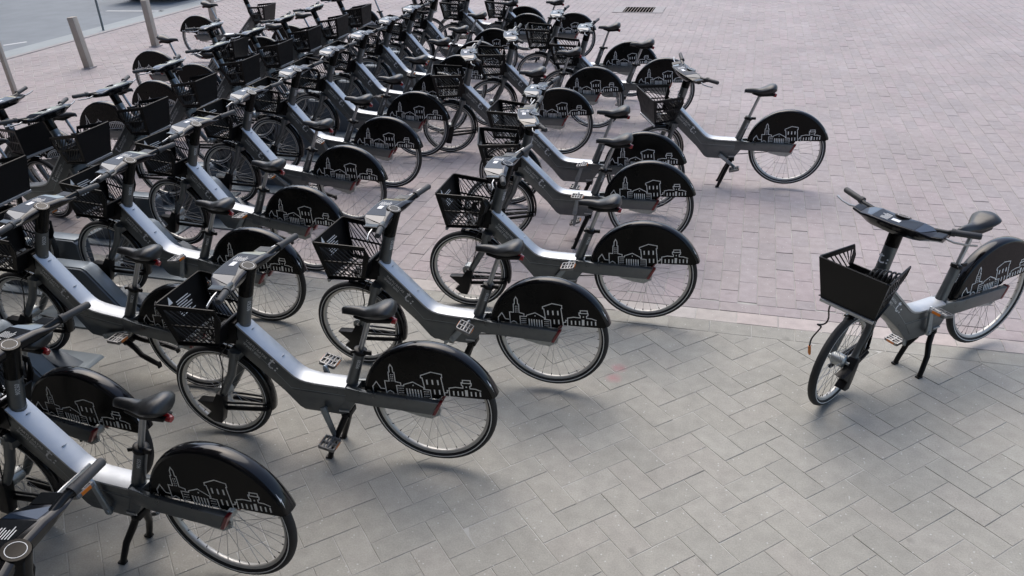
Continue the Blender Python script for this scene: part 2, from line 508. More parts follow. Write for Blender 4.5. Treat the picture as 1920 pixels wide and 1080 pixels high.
def course(u0, u1, v0, v1, length, gap, along='u', off=0.0):
    out = []; g = gap/2
    a0, a1 = (u0, u1) if along == 'u' else (v0, v1)
    x = a0 - off
    while x < a1:
        s0, s1 = max(x, a0)+g, min(x+length, a1)-g
        if s1-s0 > 0.02:
            if along == 'u': out.append([(s0, v0+g), (s1, v0+g), (s1, v1-g), (s0, v1-g)])
            else: out.append([(u0+g, s0), (u1-g, s0), (u1-g, s1), (u0+g, s1)])
        x += length
    return out
# grey herringbone field in the foreground with its own edge course
grey = sheet('grey_paving', [(-9, -3), (7, -3), (7, EDGE_V+0.15), (-9, EDGE_V+0.15)], -0.0026, M['sand'], label='grey herringbone block paving in the foreground')
gp = herringbone(0.137, 0.0036, -8, 6, -1.5, EDGE_V, (-0.9658, 3.1059))
gp += course(-8, 6, EDGE_V, EDGE_V+0.15, 0.268, 0.0045, 'u', 0.1)
lay(grey, gp, 'paver', M['pg'], M['pga'], 300)
# pink field
pink = sheet('pink_paving', [(KERB_U, EDGE_V+0.15), (30, EDGE_V+0.15), (30, 60), (KERB_U, 60)], -0.0038, M['sand'], label='pinkish running bond block paving of the square')
V0 = EDGE_V+0.15
slabs = course(-8, 6, V0, V0+0.155, 0.268, 0.006, 'u', 0.2)
edge = sheet('edge_course', [(-8, V0+0.001), (6, V0+0.001), (6, V0+0.154), (-8, V0+0.154)], -0.0022, M['sand'], label='pale pink slab course between grey and pink paving')
lay(edge, slabs, 'slab', M['ps'], M['ppa'], 100)
V1 = V0+0.155
pp = course(-8, 6, V1, V1+0.128, 0.268, 0.006, 'u', 0.05)
V2 = V1+0.128
u = -7.6; k = 0
while u < 9:
    pp += course(u, u+0.1285, V2, 24.5, 0.305, 0.0045, 'v', (0.1525 if k % 2 else 0.0)+random.uniform(-0.03, 0.03))
    u += 0.1285; k += 1
pp += herringbone(0.13, 0.006, KERB_U+0.12, -7.6, 4.6, 24.5, (-10, 10))
lay(pink, pp, 'paver', M['pp'], M['ppa'], 300)
# kerb stones along the road
kerb = obj('kerb', MB().box((KERB_U+0.06, 10, -0.075), (0.12, 60, 0.17)).mesh('kerb', M['kerbline'], 0))
tag(kerb, kind='structure', label='granite kerb edging the pink paving beside the road')

# ------------------------------------------------------------------ the bicycle (x forward, y left, z up; origin on the ground below the rear hub)
RHZ, RR = 0.373, 0.335          # rear hub height (bike standing on its kickstand), rear wheel radius
FX, FZ, RF = 1.203, 0.285, 0.285
S0 = Vector((0.995, 0, 0.725)); CAP = Vector((0.897, 0, 1.068))
AX = (CAP-S0).normalized()
CRANK = Vector((0.575, 0, 0.303)); KICK = Vector((0.475, 0, 0.262))
PARTS = []      # (name, mesh, steering?, special, children[(name, mesh, special)])
def part(name, me, steer=False, special=None, kids=(), loc=(0, 0, 0)):
    PARTS.append((name, me, steer, special, list(kids), Vector(loc)))
def mtx(r, n, t):
    r = Vector(r).normalized(); n = Vector(n); n = (n-r*n.dot(r)).normalized(); u_ = n.cross(r)
    a = Matrix((r, u_, n)).transposed().to_4x4(); a.translation = t
    return a

# frame -------------------------------------------------------------
fr = MB().prism([(1.0, .742), (.735, .478), (.70, .455), (.66, .443), (.60, .437), (.44, .437), (.392, .440), (.398, .362), (.44, .30), (.478, .266), (.70, .268), (.728, .286), (.80, .372), (1.04, .602)], -.047, .047)
frame_me = fr.mesh('frame', M['frame'], 40, 0.006)
path = [(1.003, .750), (.87, .6185), (.745, .4945), (.722, .475), (.695, .4605), (.662, .4525), (.62, .4485), (.56, .4465), (.447, .4455)]
rings = []
sec = [(-.0515, -.010), (-.0515, .000), (-.024, .0085), (.024, .0085), (.0515, .000), (.0515, -.010)]
for i, p in enumerate(path):
    a = Vector(path[max(i-1, 0)]); b = Vector(path[min(i+1, len(path)-1)])
    t = (b-a).normalized(); nrm = Vector((t.y, -t.x)) if t.x > 0 else Vector((-t.y, t.x))
    if nrm.y < 0: nrm = -nrm
    rings.append([(p[0]+nrm.x*h, y, p[1]+nrm.y*h) for y, h in sec])
cover_me = MB().loft(rings).mesh('top_cover', M['alu'], 24)
panel_me = MB().prism([(.752, .392), (.455, .386), (.482, .316), (.70, .310)], -.0495, .0495).mesh('motor_panel', M['frame'], 30, 0.002)
pairs = []
for y in (.0492, -.0492):
    pairs.append(('trim_line', MB().ribbon([(.985, .655), (.80, .452), (.757, .400), (.445, .393)], .003, y).mesh('trim_line', M['crank'], 0), None))
    pairs.append(('badge_strip', MB().box((.475, y*.985, .293), (.055, .004, .010)).mesh('badge_strip', M['alu'], 0), None))
sq = math.sqrt(.5)
def logo_t(mx):
    mb = MB()
    def rb(pts, w):
        k = MB().ribbon(pts, w, 0); mb.add([(v[0], v[2], 0) for v in k.v], k.f)
    rb([(.040, .006), (.030, .001), (.020, .001), (.011, .007), (.009, .018), (.010, .028)], .009)
    rb([(.010, .030), (.011, .052)], .009); rb([(-.002, .040), (.028, .042)], .008)
    for yy in (.006, .026): rb([(.050, yy), (.059, yy)], .009)
    me = mb.mesh('logo_print', M['white'], 0); me.transform(mx)
    return me
T = []
for n_, r_, org in (((0, 1, 0), (-sq, 0, -sq), Vector((.972, .0482, .655))), ((0, -1, 0), (sq, 0, sq), Vector((.842, -.0482, .525)))):
    mm = mtx(r_, n_, org)
    T.append(text_mesh('t', 'TARTU RATAS', .0215, M['print'], mm))
    m2 = mm.copy(); m2.translation = org + (mm.to_3x3() @ Vector((0, -.0225, 0)))
    T.append(text_mesh('t', 'SMART BIKE', .0215, M['print'], m2))
    m3 = mm.copy(); m3.translation = org + (mm.to_3x3() @ Vector((.158 if n_[1] > 0 else -.058, -.021, 0)))
    T.append(logo_t(m3))
letter_kids = [(n_, T[k], None) for k, n_ in enumerate(['side_lettering', 'side_lettering', 'logo_print']*2)]
bolt_kids = []
for x, z in ((.945, .7005), (.80, .557)):
    c = Vector((x, 0, z)); nn = Vector((sq, 0, sq)); t1 = Vector((0, 1, 0)); t2 = Vector((-sq, 0, sq))
    bolt_kids.append(('cover_bolt', MB().loft([[c+nn*h+(t1*math.cos(k*math.pi/6)+t2*math.sin(k*math.pi/6))*r for k in range(12)] for h, r in ((.0, .0135), (.0034, .0135), (.0040, .0120))]).mesh('cover_bolt', M['alu'], 30), None))
part('frame', frame_me, kids=[('top_cover', cover_me, None), ('motor_panel', panel_me, None)]+letter_kids+pairs+bolt_kids)
for s in (1, -1):
    y0 = [.018*s, .041*s, .041*s, .041*s, .041*s, .018*s]
    y1 = [.049*s, .066*s, .074*s, .074*s, .066*s, .049*s]
    st = MB().prism([(.455, .358), (.33, .361), (-.016, .362), (-.055, .437), (.33, .441), (.455, .4435)], y0, y1).mesh('chainstay', M['frame'], 40, 0.004)
    rf = MB().prism([(-.0175, .3615), (-.036, .3615), (-.075, .4385), (-.0565, .4385)], .0405*s, .0745*s).mesh('end_reflector', M['darkred'], 40, 0.002)
    part('chainstay', st, kids=[('end_reflector', rf, None)])

# seat --------------------------------------------------------------
sa, sb = Vector((.434, 0, .440)), Vector((.361, 0, .642))
st_me = MB().tube([sa, sa.lerp(sb, .5), sb], [.031, .0285, .0285], 18).mesh('seat_tube', M['frame'], 40)
d = (sb-sa).normalized()
num = text_mesh('number_print', '05206', .023, M['white'], mtx(-d, (-.25, 1, 0), sa.lerp(sb, .84)+Vector((-.0080, .0296, 0))))
part('seat_tube', st_me, kids=[('number_print', num, None)])
cl = MB().tube([sb-d*.010, sb-d*.008, sb+d*.012, sb+d*.016], [.031, .034, .034, .024], 18)
cl.box(sb+Vector((-.045, .012, .004)), (.04, .014, .022)).box(sb+Vector((.024, .026, .010)), (.030, .008, .016), Matrix.Rotation(R(30), 3, 'Z'))
part('seat_clamp', cl.mesh('seat_clamp', M['plastic'], 40, 0.002))
part('seat_post', MB().tube([sb-d*.17, sb+d*.245], .0137, 14).mesh('seat_post', M['chrome'], 40), special='seat')
rings = []
prof = [  # x, half width, top z, thickness
    (.138, .022, .912, .034), (.144, .055, .928, .060), (.158, .080, .940, .082), (.183, .094, .944, .096), (.210, .094, .938, .096),
    (.243, .080, .922, .086), (.275, .060, .906, .074), (.305, .044, .897, .066), (.34, .037, .898, .058), (.38, .033, .897, .052), (.412, .029, .894, .046), (.430, .021, .888, .034), (.439, .008, .878, .014)]
for x, w, z, th in prof:
    ring = []
    for k in range(20):
        a = 2*math.pi*k/20
        cy, cz = math.cos(a), math.sin(a)
        yy = w*math.copysign(abs(cy)**.8, cy)
        if cz >= 0:
            zz = z - .024*(abs(yy)/max(w, .001))**2.2 - (.006 if abs(yy) < .014 and .17 < x < .34 else 0) - (1-cz)*.008
        else:
            zz = z - .032 + cz*max(.002, th-.032)*(1-.55*(abs(yy)/max(w, .001))**2)
        ring.append((x, yy, zz))
    rings.append(ring)
rings = [[(.285+(p_[0]-.285)*.92, p_[1]*.86, .90+(p_[2]-.90)*.90) for p_ in r_] for r_ in rings]
sad_me = MB().loft(rings).mesh('saddle', M['saddle'], 60)
sad_me2 = sad_me
und = MB().prism([(.16, .856), (.36, .858), (.36, .848), (.29, .826), (.17, .836)], -.028, .028).mesh('saddle_rails', M['plastic'], 40, .004)
tl = MB().tube([(.182, 0, .846), (.164, 0, .840), (.150, 0, .836)], [.017, .0175, .014], 14).mesh('tail_light', M['red'], 40)
part('saddle', sad_me2, special='seat', kids=[('saddle_rails', und, None), ('tail_light', tl, None)])

# wheels ------------------------------------------------------------
def wheel(name, cx, cz, rad, steer, rear):
    c = (cx, 0, cz)
    tr_ = .0225
    tp = [(rad-tr_+tr_*math.cos(a), tr_*math.sin(a)) for a in [k*math.pi/6 for k in range(12)]]
    ty = MB().ring(c, tp, 56)
    ty_me = ty.mesh(name, M['rubber'], 60)
    ri = rad-tr_
    rim = MB().ring(c, [(ri-.004, -.0155), (ri-.024, -.0135), (ri-.031, -.007), (ri-.031, .007), (ri-.024, .0135), (ri-.004, .0155)], 56).mesh('rim', M['rim'], 50)
    bn = MB()
    for s in (1, -1): bn.ring(c, [(ri-.0045, .0229*s), (ri-.0005, .0231*s), (ri-.0005, .0226*s), (ri-.0045, .0224*s)], 56)
    bn_me = bn.mesh('reflective_band', M['print'], 40)
    sp = MB(); npn = MB(); n = 32
    for k in range(n):
        a = 2*math.pi*k/n; side = 1 if k % 2 else -1
        off = R(38)*(1 if (k//2) % 2 else -1)
        p0 = Vector((cx+.026*math.cos(a+off), .026*side, cz+.026*math.sin(a+off)))
        p1 = Vector((cx+(ri-.030)*math.cos(a), .002*side, cz+(ri-.030)*math.sin(a)))
        sp.tube([p0, p1], .00115, 3, False)
        dd = (p1-p0).normalized()
        npn.tube([p1-dd*.013, p1], .0024, 4)
    sp_me = sp.mesh('spokes', M['spoke'], 0); np_me = npn.mesh('spoke_nipples', M['plastic'], 0)
    hb = MB().tube([(cx, -.05, cz), (cx, -.030, cz), (cx, -.030, cz), (cx, -.024, cz), (cx, .024, cz), (cx, .030, cz), (cx, .030, cz), (cx, .05, cz)], [.012, .012, .031, .031, .031, .031, .012, .012], 18)
    if rear:
        hb.tube([(cx, .0305, cz), (cx, .0395, cz)], [.054, .050], 26)
        for k in range(16):
            a = k*math.pi/8
            hb.box((cx+.046*math.cos(a), .0405, cz+.046*math.sin(a)), (.012, .004, .004), Matrix.Rotation(-a, 3, 'Y'))
        hb.prism([(.165, .352), (.15, .337), (.06, .318), (.0, .312), (-.05, .345), (-.04, .372), (.04, .385)], .030, .0385)
        hb.tube([(cx-.005, .035, cz-.028), (cx-.005, .046, cz-.028)], .010, 10)
    else:
        hb.tube([(cx, -.046, cz), (cx, -.034, cz), (cx, .030, cz), (cx, .038, cz)], [.026, .037, .037, .026], 20)
    hb_me = hb.mesh('hub', M['cast'], 35)
    part(name, ty_me, steer, kids=[('rim', rim, None), ('reflective_band', bn_me, None), ('spokes', sp_me, 'stuff'), ('spoke_nipples', np_me, 'stuff'), ('hub', hb_me, None)])
wheel('rear_wheel', 0, RHZ, RR, False, True)
wheel('front_wheel', FX, FZ, RF, True, False)

# rear fender with skirt and skyline ---------------------------------
fp = [(.344, -.0385), (.353, -.036), (.3605, -.022), (.363, 0), (.3605, .022), (.353, .036), (.344, .0385), (.340, .034), (.348, .020), (.351, 0), (.348, -.020), (.340, -.034)]
fe = MB().ring((0, 0, RHZ), fp, 44, R(9), R(161.5))
fen_me = fe.mesh('rear_fender', M['gloss'], 60)
out_ = [(.346*math.cos(R(a)), RHZ+.346*math.sin(R(a))) for a in range(12, 161, 4)]
low = [(-.318, .474), (-.266, .470), (-.085, .463), (-.062, .457), (-.050, .443), (-.046, .4385), (.33, .4425), (.372, .4445)]
skirts = []
for s in (1, -1):
    skirts.append(('side_skirt', MB().prism(out_+low, .0335*s, .0365*s).mesh('side_skirt', M['skirt'], 30), None))
def P(a, b): return (.30-.000628*(a-170), .442-.000714*(b-460)+.0000554*(a-170))
def sky_left(mb, y):
    w = .0050
    L_ = lambda pts, cl=False: mb.ribbon([P(*q) for q in pts], w, y, closed=cl)
    B_ = lambda x0, y0, x1, y1, sk=4: mb.add([(P(x0, y0)[0], y, P(x0, y0)[1]), (P(x1, y0)[0], y, P(x1, y0)[1]), (P(x1+sk, y1)[0], y, P(x1+sk, y1)[1]), (P(x0+sk, y1)[0], y, P(x0+sk, y1)[1])], [(0, 1, 2, 3)])
    L_([(172, 458), (172, 425), (207, 385), (240, 440), (278, 443)])
    L_([(286, 480), (280, 375), (318, 377), (318, 302), (328, 300), (328, 262), (342, 238), (357, 262), (358, 300), (368, 302), (370, 378), (415, 388), (415, 405)])
    for r_ in range(4):
        for c_ in range(2): B_(334+c_*14, 318+r_*17, 341+c_*14, 327+r_*17, 0)
    L_([(288, 480), (290, 470), (318, 455), (345, 470), (348, 488)])
    L_([(383, 500), (377, 410), (438, 412), (440, 400), (518, 375), (605, 418), (605, 432), (660, 436), (666, 528)])
    for r_ in range(3):
        for c_ in range(4):
            B_(392+c_*12, 428+r_*19, 399+c_*12, 436+r_*19, 0); B_(605+c_*12, 448+r_*19, 612+c_*12, 456+r_*19, 0)
    for c_ in range(6): B_(456+c_*23, 432+c_*2, 467+c_*23, 432+c_*2, 0) if False else B_(456+c_*23.5, 431+c_*1.5, 467+c_*23.5, 501+c_*1.5, 5)
    B_(514, 398, 523, 408, 0)
    L_([(615, 428), (600, 338), (588, 336), (588, 318), (675, 287), (763, 302), (764, 328), (756, 330), (776, 470)])
    for c_ in range(3): B_(630+c_*45, 350, 643+c_*45, 390, 3)
    for c_ in range(2): B_(688+c_*41, 430, 700+c_*41, 470, 3)
    L_([(776, 478), (778, 452), (800, 450), (800, 432), (816, 434), (818, 482)])
    L_([(818, 480), (816, 412), (868, 402), (930, 406), (930, 390), (920, 382), (918, 362), (930, 358), (930, 342), (992, 342), (994, 360), (1000, 366), (998, 384), (986, 390), (988, 408), (1030, 410), (1076, 425)])
    L_([(924, 366), (996, 366)])
    for c_ in range(7):
        if c_ == 3: B_(945, 422, 968, 472, 1)
        else: B_(846+c_*36, 434, 857+c_*36, 470, 2)
    B_(953, 392, 964, 402, 0)
def sky_right(mb, y):
    w = .0070
    Q = lambda x, z: (x, z)
    L_ = lambda pts, cl=False: mb.ribbon(pts, w, y, closed=cl)
    L_([(-.285, .478), (-.285, .498), (-.262, .488), (-.25, .500), (-.235, .512), (-.222, .515), (-.214, .56), (-.205, .605), (-.196, .56), (-.188, .515), (-.155, .512), (-.138, .49), (-.138, .475)])
    L_([(-.262, .478), (-.258, .492), (-.20, .505), (-.145, .49)])
    L_([(-.245, .478), (-.238, .486), (-.20, .486), (-.165, .486), (-.16, .478)])
    L_([(-.125, .475), (-.128, .508), (-.112, .52), (-.098, .505), (-.098, .475)])
    L_([(-.092, .478), (-.092, .530), (-.072, .536), (-.066, .556), (-.056, .536), (-.036, .532), (-.03, .478)])
    for k in range(3):
        for j in range(3): mb.box((-.078+.016*k, y, .492+.014*j), (.006, .0004, .006))
    arc = [(.125+.145*math.cos(R(a)), .448+.075*math.sin(R(a))) for a in range(180, -1, -12)]
    L_(arc); L_([(p[0], p[1]-.014) for p in arc[1:-1]])
    for k in range(-5, 6):
        x = .125+k*.023; h = .075*math.sqrt(max(0, 1-(k*.023/.145)**2))
        L_([(x, .450), (x, .446+h)])
    L_([(-.02, .449), (.30, .452)]); L_([(.27, .46), (.285, .505), (.305, .515), (.32, .49), (.325, .46)])
pl_, pr_ = MB(), MB()
sky_left(pl_, .0372); sky_right(pr_, -.0372)
bl = MB()
bolt = [(-.3050, .556), (-.3110, .532), (-.3060, .530), (-.3230, .492), (-.3165, .522), (-.3215, .524), (-.3120, .556)]
bl.add([(x, .0385, z) for x, z in bolt], [tuple(range(len(bolt)))])
part('rear_fender', fen_me, kids=skirts+[('skyline_print', pl_.mesh('skyline_print', M['print'], 0), None), ('skyline_print', pr_.mesh('skyline_print', M['print'], 0), None)])
def bolt_mesh():
    # lightning mark laid on the outer shoulder of the fender
    mb = MB(); pts = [(-1.6, .0), (.6, .35), (.25, .0), (2.2, .25), (-.2, -.45), (.1, -.1)]
    ang, V = R(150), []
    for a, b in pts:
        aa = ang + R(a*3.2); r = .3608; yy = .024 + b*.012
        rr = .3605 - max(0, (yy-.022))/.014*.0075 + .0012
        V.append((rr*math.cos(aa), yy+.0006, RHZ+rr*math.sin(aa)))
    mb.add(V, [tuple(range(len(V)))])
    return mb.mesh('bolt_mark', M['white'], 0)
PARTS[-1][4].append(('bolt_mark', bolt_mesh(), None))

# drive -------------------------------------------------------------
for s in (1, -1):
    arm = MB().prism([(-.016, -.014), (.0, -.018), (.160, -.0125), (.178, -.006), (.178, .006), (.160, .0125), (.0, .018), (-.016, .014)], .066*s, .080*s)
    arm.tube([(0, .052*s, 0), (0, .084*s, 0)], .013, 12)
    arm_me = arm.mesh('crank_arm', M['crank'], 40, .002)
    pd = MB()
    pd.tube([(0, .078*s, 0), (0, .185*s, 0)], [.011, .008], 10)
    for x in (-.040, .040): pd.box((x, .137*s, 0), (.008, .088, .020))
    for y in (.094, .137, .180): pd.box((0, y*s, 0), (.080, .010, .018))
    for x in (-.018, .018): pd.box((x, .137*s, .004), (.008, .080, .008))
    pd_me = pd.mesh('pedal', M['pedal'], 30, .0015)
    rfl = [('pedal_reflector', MB().box((x, .137*s, 0), (.002, .052, .014)).mesh('pedal_reflector', M['orange'], 0), 'pedal') for x in (-.0452, .0452)]
    part('crank_arm', arm_me, special='crank%d' % s, kids=[('pedal', pd_me, 'pedal')]+rfl, loc=CRANK)
ch = MB()
for z0, z1 in ((.345, .398), (.268, .345)): ch.tube([(.575, -.043, z0), (.0, -.043, z1)], .004, 6)
ch.ring((CRANK.x, -.043, CRANK.z), [(.044, -.002), (.040, -.002), (.040, .002), (.044, .002)], 24)
part('chain', ch.mesh('chain', M['plastic'], 30))
kb = MB().box((0, 0, 0), (.05, .08, .03)).tube([(0, -.05, 0), (0, .05, 0)], .013, 12).mesh('kickstand', M['plastic'], 30, .002)
kl = []
for s in (1, -1):
    lg = MB().tube([(0, .030*s, -.004), (.030, .046*s, -.070), (.058, .074*s, -.135), (.090, .084*s, -.22), (.104, .086*s, -.258)], [.0175, .0170, .0160, .0150, .0145], 10)
    lg.box((.106, .086*s, -.256), (.034, .026, .011))
    kl.append(('leg', lg.mesh('leg', M['plastic'], 40), None))
part('kickstand', kb, special='kick', kids=kl, loc=KICK)

# steering ----------------------------------------------------------
b1 = S0+AX*.186
hp = MB().tube([S0-AX*.02, S0-AX*.001, S0+AX*.018, S0+AX*.019, b1], [.034, .0375, .0375, .0355, .0355], 22)
nL = text_mesh('n', '05206', .025, M['white'], mtx(-AX, (-.75, .66, 0), S0+AX*.160+Vector((-.0283, .0252, 0))))
r_logo = AX.cross(Vector((1, 0, 0)))
lg_ = logo_t(mtx((0, 1, 0), (1, 0, .28), S0+AX*.105+Vector((.0375, -.027, .0))) @ Matrix.Scale(.9, 4))
part('head_post', hp.mesh('head_post', M['frame'], 40), True, kids=[('number_print', nL, None), ('logo_print', lg_, None)])
stm = MB().tube([b1-AX*.001, b1+AX*.004, b1+AX*.06, CAP-AX*.022, CAP-AX*.004, CAP], [.0345, .0365, .0365, .041, .0425, .040], 24)
def disc_ring(r0, r1, h, mtl, name):
    e1 = Vector((0, 1, 0)); e2 = AX.cross(e1); V = []; F = []
    for k in range(28):
        a = 2*math.pi*k/28; dd = e1*math.cos(a)+e2*math.sin(a)
        V += [CAP+AX*h+dd*r0, CAP+AX*h+dd*r1]
    for k in range(28): F.append((2*k, 2*k+1, (2*k+3) % 56, (2*k+2) % 56))
    return MB().add(V, F).mesh(name, mtl, 0)
part('stem', stm.mesh('stem', M['skirt'], 40), True, kids=[('cap_ring_print', disc_ring(.0275, .0295, .0008, M['print'], 'cap_ring_print'), None)])
# console: stations across the bar
def station(y):
    a = abs(y)/1.14
    xf = np.interp(a, [0, .10, .125, .165, .21], [.138, .130, .120, .092, .078])
    zf = np.interp(a, [0, .10, .125, .165, .21], [-.002, -.001, -.006, -.020, -.014])
    zr = np.interp(a, [0, .10, .165, .21], [.000, -.001, -.016, -.012])
    xr = np.interp(a, [0, .045, .10, .21], [-.010, -.022, -.026, -.040])
    zb = np.interp(a, [0, .12, .21], [-.066, -.060, -.046])
    return [(xr, y, zr-.012), (xr+.020, y, zr), (xf-.006, y, zf), (xf, y, zf-.010), (xf-.030, y, zb), (xr+.01, y, zb*.8)]
ys = [y*1.14 for y in (-.21, -.190, -.165, -.125, -.10, 0, .10, .125, .165, .190, .21)]
con = MB().loft([[CAP+Vector(p) for p in station(y)] for y in ys])
con_me = con.mesh('handlebar', M['gloss'], 22, .0022)
def patch(quads, name, mtl, h=.0012):
    mb = MB()
    for q in quads:
        V = []
        for (y, f) in q:
            s_ = station(y); a_, b_ = Vector(s_[1]), Vector(s_[2])
            V.append(CAP+a_.lerp(b_, f)+Vector((0, 0, h)))
        mb.add(V, [tuple(range(len(V)))])
    return mb.mesh(name, mtl, 0)
scr = patch([[(.111, .06), (.111, .96), (0, .96), (0, .30)], [(0, .30), (0, .96), (-.111, .96), (-.111, .06)]], 'screen', M['pad'])
halves = []
for s in (1, -1):
    halves.append(('side_screen', patch([[(.115*s, .08), (.185*s, .08), (.141*s, .95), (.115*s, .95)]], 'side_screen', M['screen'], .0012), None))
    halves.append(('end_pad', patch([[(.192*s, .05), (.192*s, .95), (.235*s, .95), (.235*s, .05)]], 'end_pad', M['pad'], .0016), None))
lbl = patch([[(.022, .50), (.022, .72), (-.022, .72), (-.022, .50)]], 'white_label', M['white'], .0022)
tx = MB()
for k in range(7):
    f = .34+.075*k
    for (ya, yb) in ((-.035, -.035-.045*random.uniform(.7, 1.1)),):
        a_, b_ = [CAP+Vector(station(y)[1]).lerp(Vector(station(y)[2]), f)+Vector((0, 0, .0022)) for y in (ya, yb)]
        tx.add([a_, b_, b_+Vector((.0035, 0, 0)), a_+Vector((.0035, 0, 0))], [(0, 1, 2, 3)])
tx_me = tx.mesh('panel_print', M['print'], 0)
kids = [('screen', scr, None), ('white_label', lbl, None), ('panel_print', tx_me, None)]+halves
for s in (1, -1):
    bar = MB().tube([(.905, .03*s, 1.036), (.900, .12*s, 1.038), (.882, .225*s, 1.050), (.866, .246*s, 1.0565)], [.0165, .0165, .0165, .016], 14).mesh('bar', M['pad'], 40)
    gr = MB().tube([(.868, .238*s, 1.057), (.863, .256*s, 1.0585), (.863, .256*s, 1.0585), (.830, .362*s, 1.069), (.828, .368*s, 1.0695)], [.0205, .0205, .0165, .0165, .012], 14).mesh('grip', M['grip'], 40)
    lv = MB().tube([(.900, .222*s, 1.045), (.922, .236*s, 1.040), (.922, .28*s, 1.034), (.905, .335*s, 1.036), (.885, .378*s, 1.043)], [.007, .0075, .0065, .006, .0065], 8, True, .75).mesh('brake_lever', M['chrome'], 40)
    kids += [('bar', bar, None), ('grip', gr, None), ('brake_lever', lv, None)]
part('handlebar', con_me, True, kids=kids)
# fork
fk = MB()
c0 = S0-AX*.16
fk.tube([S0-AX*.01, c0+AX*.02, c0-AX*.02], [.033, .033, .030], 16)
fk.box(c0+Vector((.004, 0, .0)), (.062, .148, .044), Matrix.Rotation(R(-16.3), 3, 'Y'))
for s in (1, -1):
    fk.tube([c0+Vector((.002, .060*s, .02)), c0+Vector((.045, .062*s, -.12)), (1.165, .060*s, .315), (1.198, .058*s, .262)], [.0215, .023, .021, .016], 14)
fk_me = fk.mesh('fork', M['frame'], 40, .0)
lug = MB().prism([(1.150, .315), (1.188, .325), (1.222, .268), (1.318, .262), (1.262, .216), (1.245, .200), (1.282, .168), (1.240, .136), (1.196, .130), (1.176, .19)], .040, .092).mesh('dock_lug', M['plastic'], 35, .004)
axl = MB().tube([(FX, -.075, FZ), (FX, .06, FZ)], .012, 10).mesh('axle', M['cast'], 40)
cb = MB().tube([c0+Vector((.03, .05, .06)), c0+Vector((.075, .085, .0)), c0+Vector((.07, .09, -.08)), (1.16, .08, .33)], .0035, 6).mesh('brake_cable', M['cable'], 40)
part('fork', fk_me, True, kids=[('dock_lug', lug, None), ('axle', axl, None), ('brake_cable', cb, None)])
ff = MB().ring((FX, 0, FZ), [(.292, -.030), (.301, -.026), (.305, 0), (.301, .026), (.292, .030), (.289, .026), (.297, 0), (.289, -.026)], 26, R(84), R(194)).mesh('front_fender', M['gloss'], 60)
sy = MB()
for s in (1, -1):
    sy.tube([(1.19, .048*s, .238), (1.06, .040*s, .246), (.918, .031*s, .250)], .0065, 6)
    sy.tube([(1.19, .048*s, .205), (1.06, .040*s, .213), (.925, .031*s, .222)], .0125, 8)
part('front_fender', ff, True, kids=[('stay', sy.mesh('stay', M['plastic'], 30), None)])
# basket
def bk(x, y, z): return Vector((x, y, z))
TF, TR = (1.335, .190, .902), (1.000, .150, .878)
BF, BR = (1.290, .150, .655), (1.075, .118, .650)
def pt(s, side, t, f):      # f 0 rear .. 1 front, t 0 bottom .. 1 top
    top = Vector(TR).lerp(Vector(TF), f); bot = Vector(BR).lerp(Vector(BF), f)
    q = bot.lerp(top, t); q.y *= side
    return q
bs = MB()
TH = .0035
def slab(q, nrm):
    V = [p for p in q]+[p-nrm*TH for p in q]
    bs.add(V, [(0, 1, 2, 3), (7, 6, 5, 4), (0, 4, 5, 1), (1, 5, 6, 2), (2, 6, 7, 3), (3, 7, 4, 0)])
for side in (1, -1):
    nrm = ((pt(0, side, 0, 1)-pt(0, side, 0, 0)).cross(pt(0, side, 1, 0)-pt(0, side, 0, 0))).normalized()*1.0
    if nrm.y*side < 0: nrm = -nrm
    pp_ = lambda f, t: pt(0, side, t, f)
    tmax = lambda f: 1.0
    f0, f1 = .10, .90
    slab([pp_(0, 0), pp_(1, 0), pp_(1, .10), pp_(0, .10)], nrm); slab([pp_(f0, .90), pp_(1, .90), pp_(1, 1), pp_(f0, 1)], nrm)
    slab([pp_(0, .10), pp_(f0, .10), pp_(f0, .74), pp_(0, .74)], nrm); slab([pp_(0, .74), pp_(f0, .74), pp_(f0, 1), pp_(f0*.9, 1)], nrm)
    slab([pp_(f1, .10), pp_(1, .10), pp_(1, .90), pp_(f1, .90)], nrm)
    rows = ((.10, .47), (.52, .90))
    for (t0, t1) in ((.47, .52),): slab([pp_(f0, t0), pp_(f1, t0), pp_(f1, t1), pp_(f0, t1)], nrm)
    sh = .78
    for (t0, t1) in rows:
        k = -9.0
        while k < 12:
            a = f0+(k-1)*.110; w = .030
            g = lambda x, t: min(f1, max(f0, x+sh*t))
            q = (g(a, t0), g(a+w, t0), g(a+w, t1), g(a, t1))
            if max(q)-min(q) > .002 and (q[1]-q[0] > .001 or q[2]-q[3] > .001):
                slab([pp_(q[0], t0), pp_(q[1], t0), pp_(q[2], t1), pp_(q[3], t1)], nrm)
            k += 1
# front and floor, rear (low)
slab([pt(0, 1, 0, 1), pt(0, -1, 0, 1), pt(0, -1, 1, 1), pt(0, 1, 1, 1)], Vector((1, 0, 0)))
for k in (-5, -3, -1, 1, 3, 5):
    slab([pt(0, k*.2+.085, .02, 0), pt(0, k*.2-.085, .02, 0), pt(0, k*.2-.085, .02, 1), pt(0, k*.2+.085, .02, 1)] if abs(k) == 5 else [pt(0, k*.2+.03, .02, 0), pt(0, k*.2-.03, .02, 0), pt(0, k*.2-.03, .02, 1), pt(0, k*.2+.03, .02, 1)], Vector((0, 0, -1)))
for f in (.25, .5, .75): slab([pt(0, 1, .018, f-.03), pt(0, -1, .018, f-.03), pt(0, -1, .018, f+.03), pt(0, 1, .018, f+.03)], Vector((0, 0, -1)))
slab([pt(0, 1, 0, 0), pt(0, -1, 0, 0), pt(0, -1, .52, 0), pt(0, 1, .52, 0)], Vector((-1, 0, 0)))
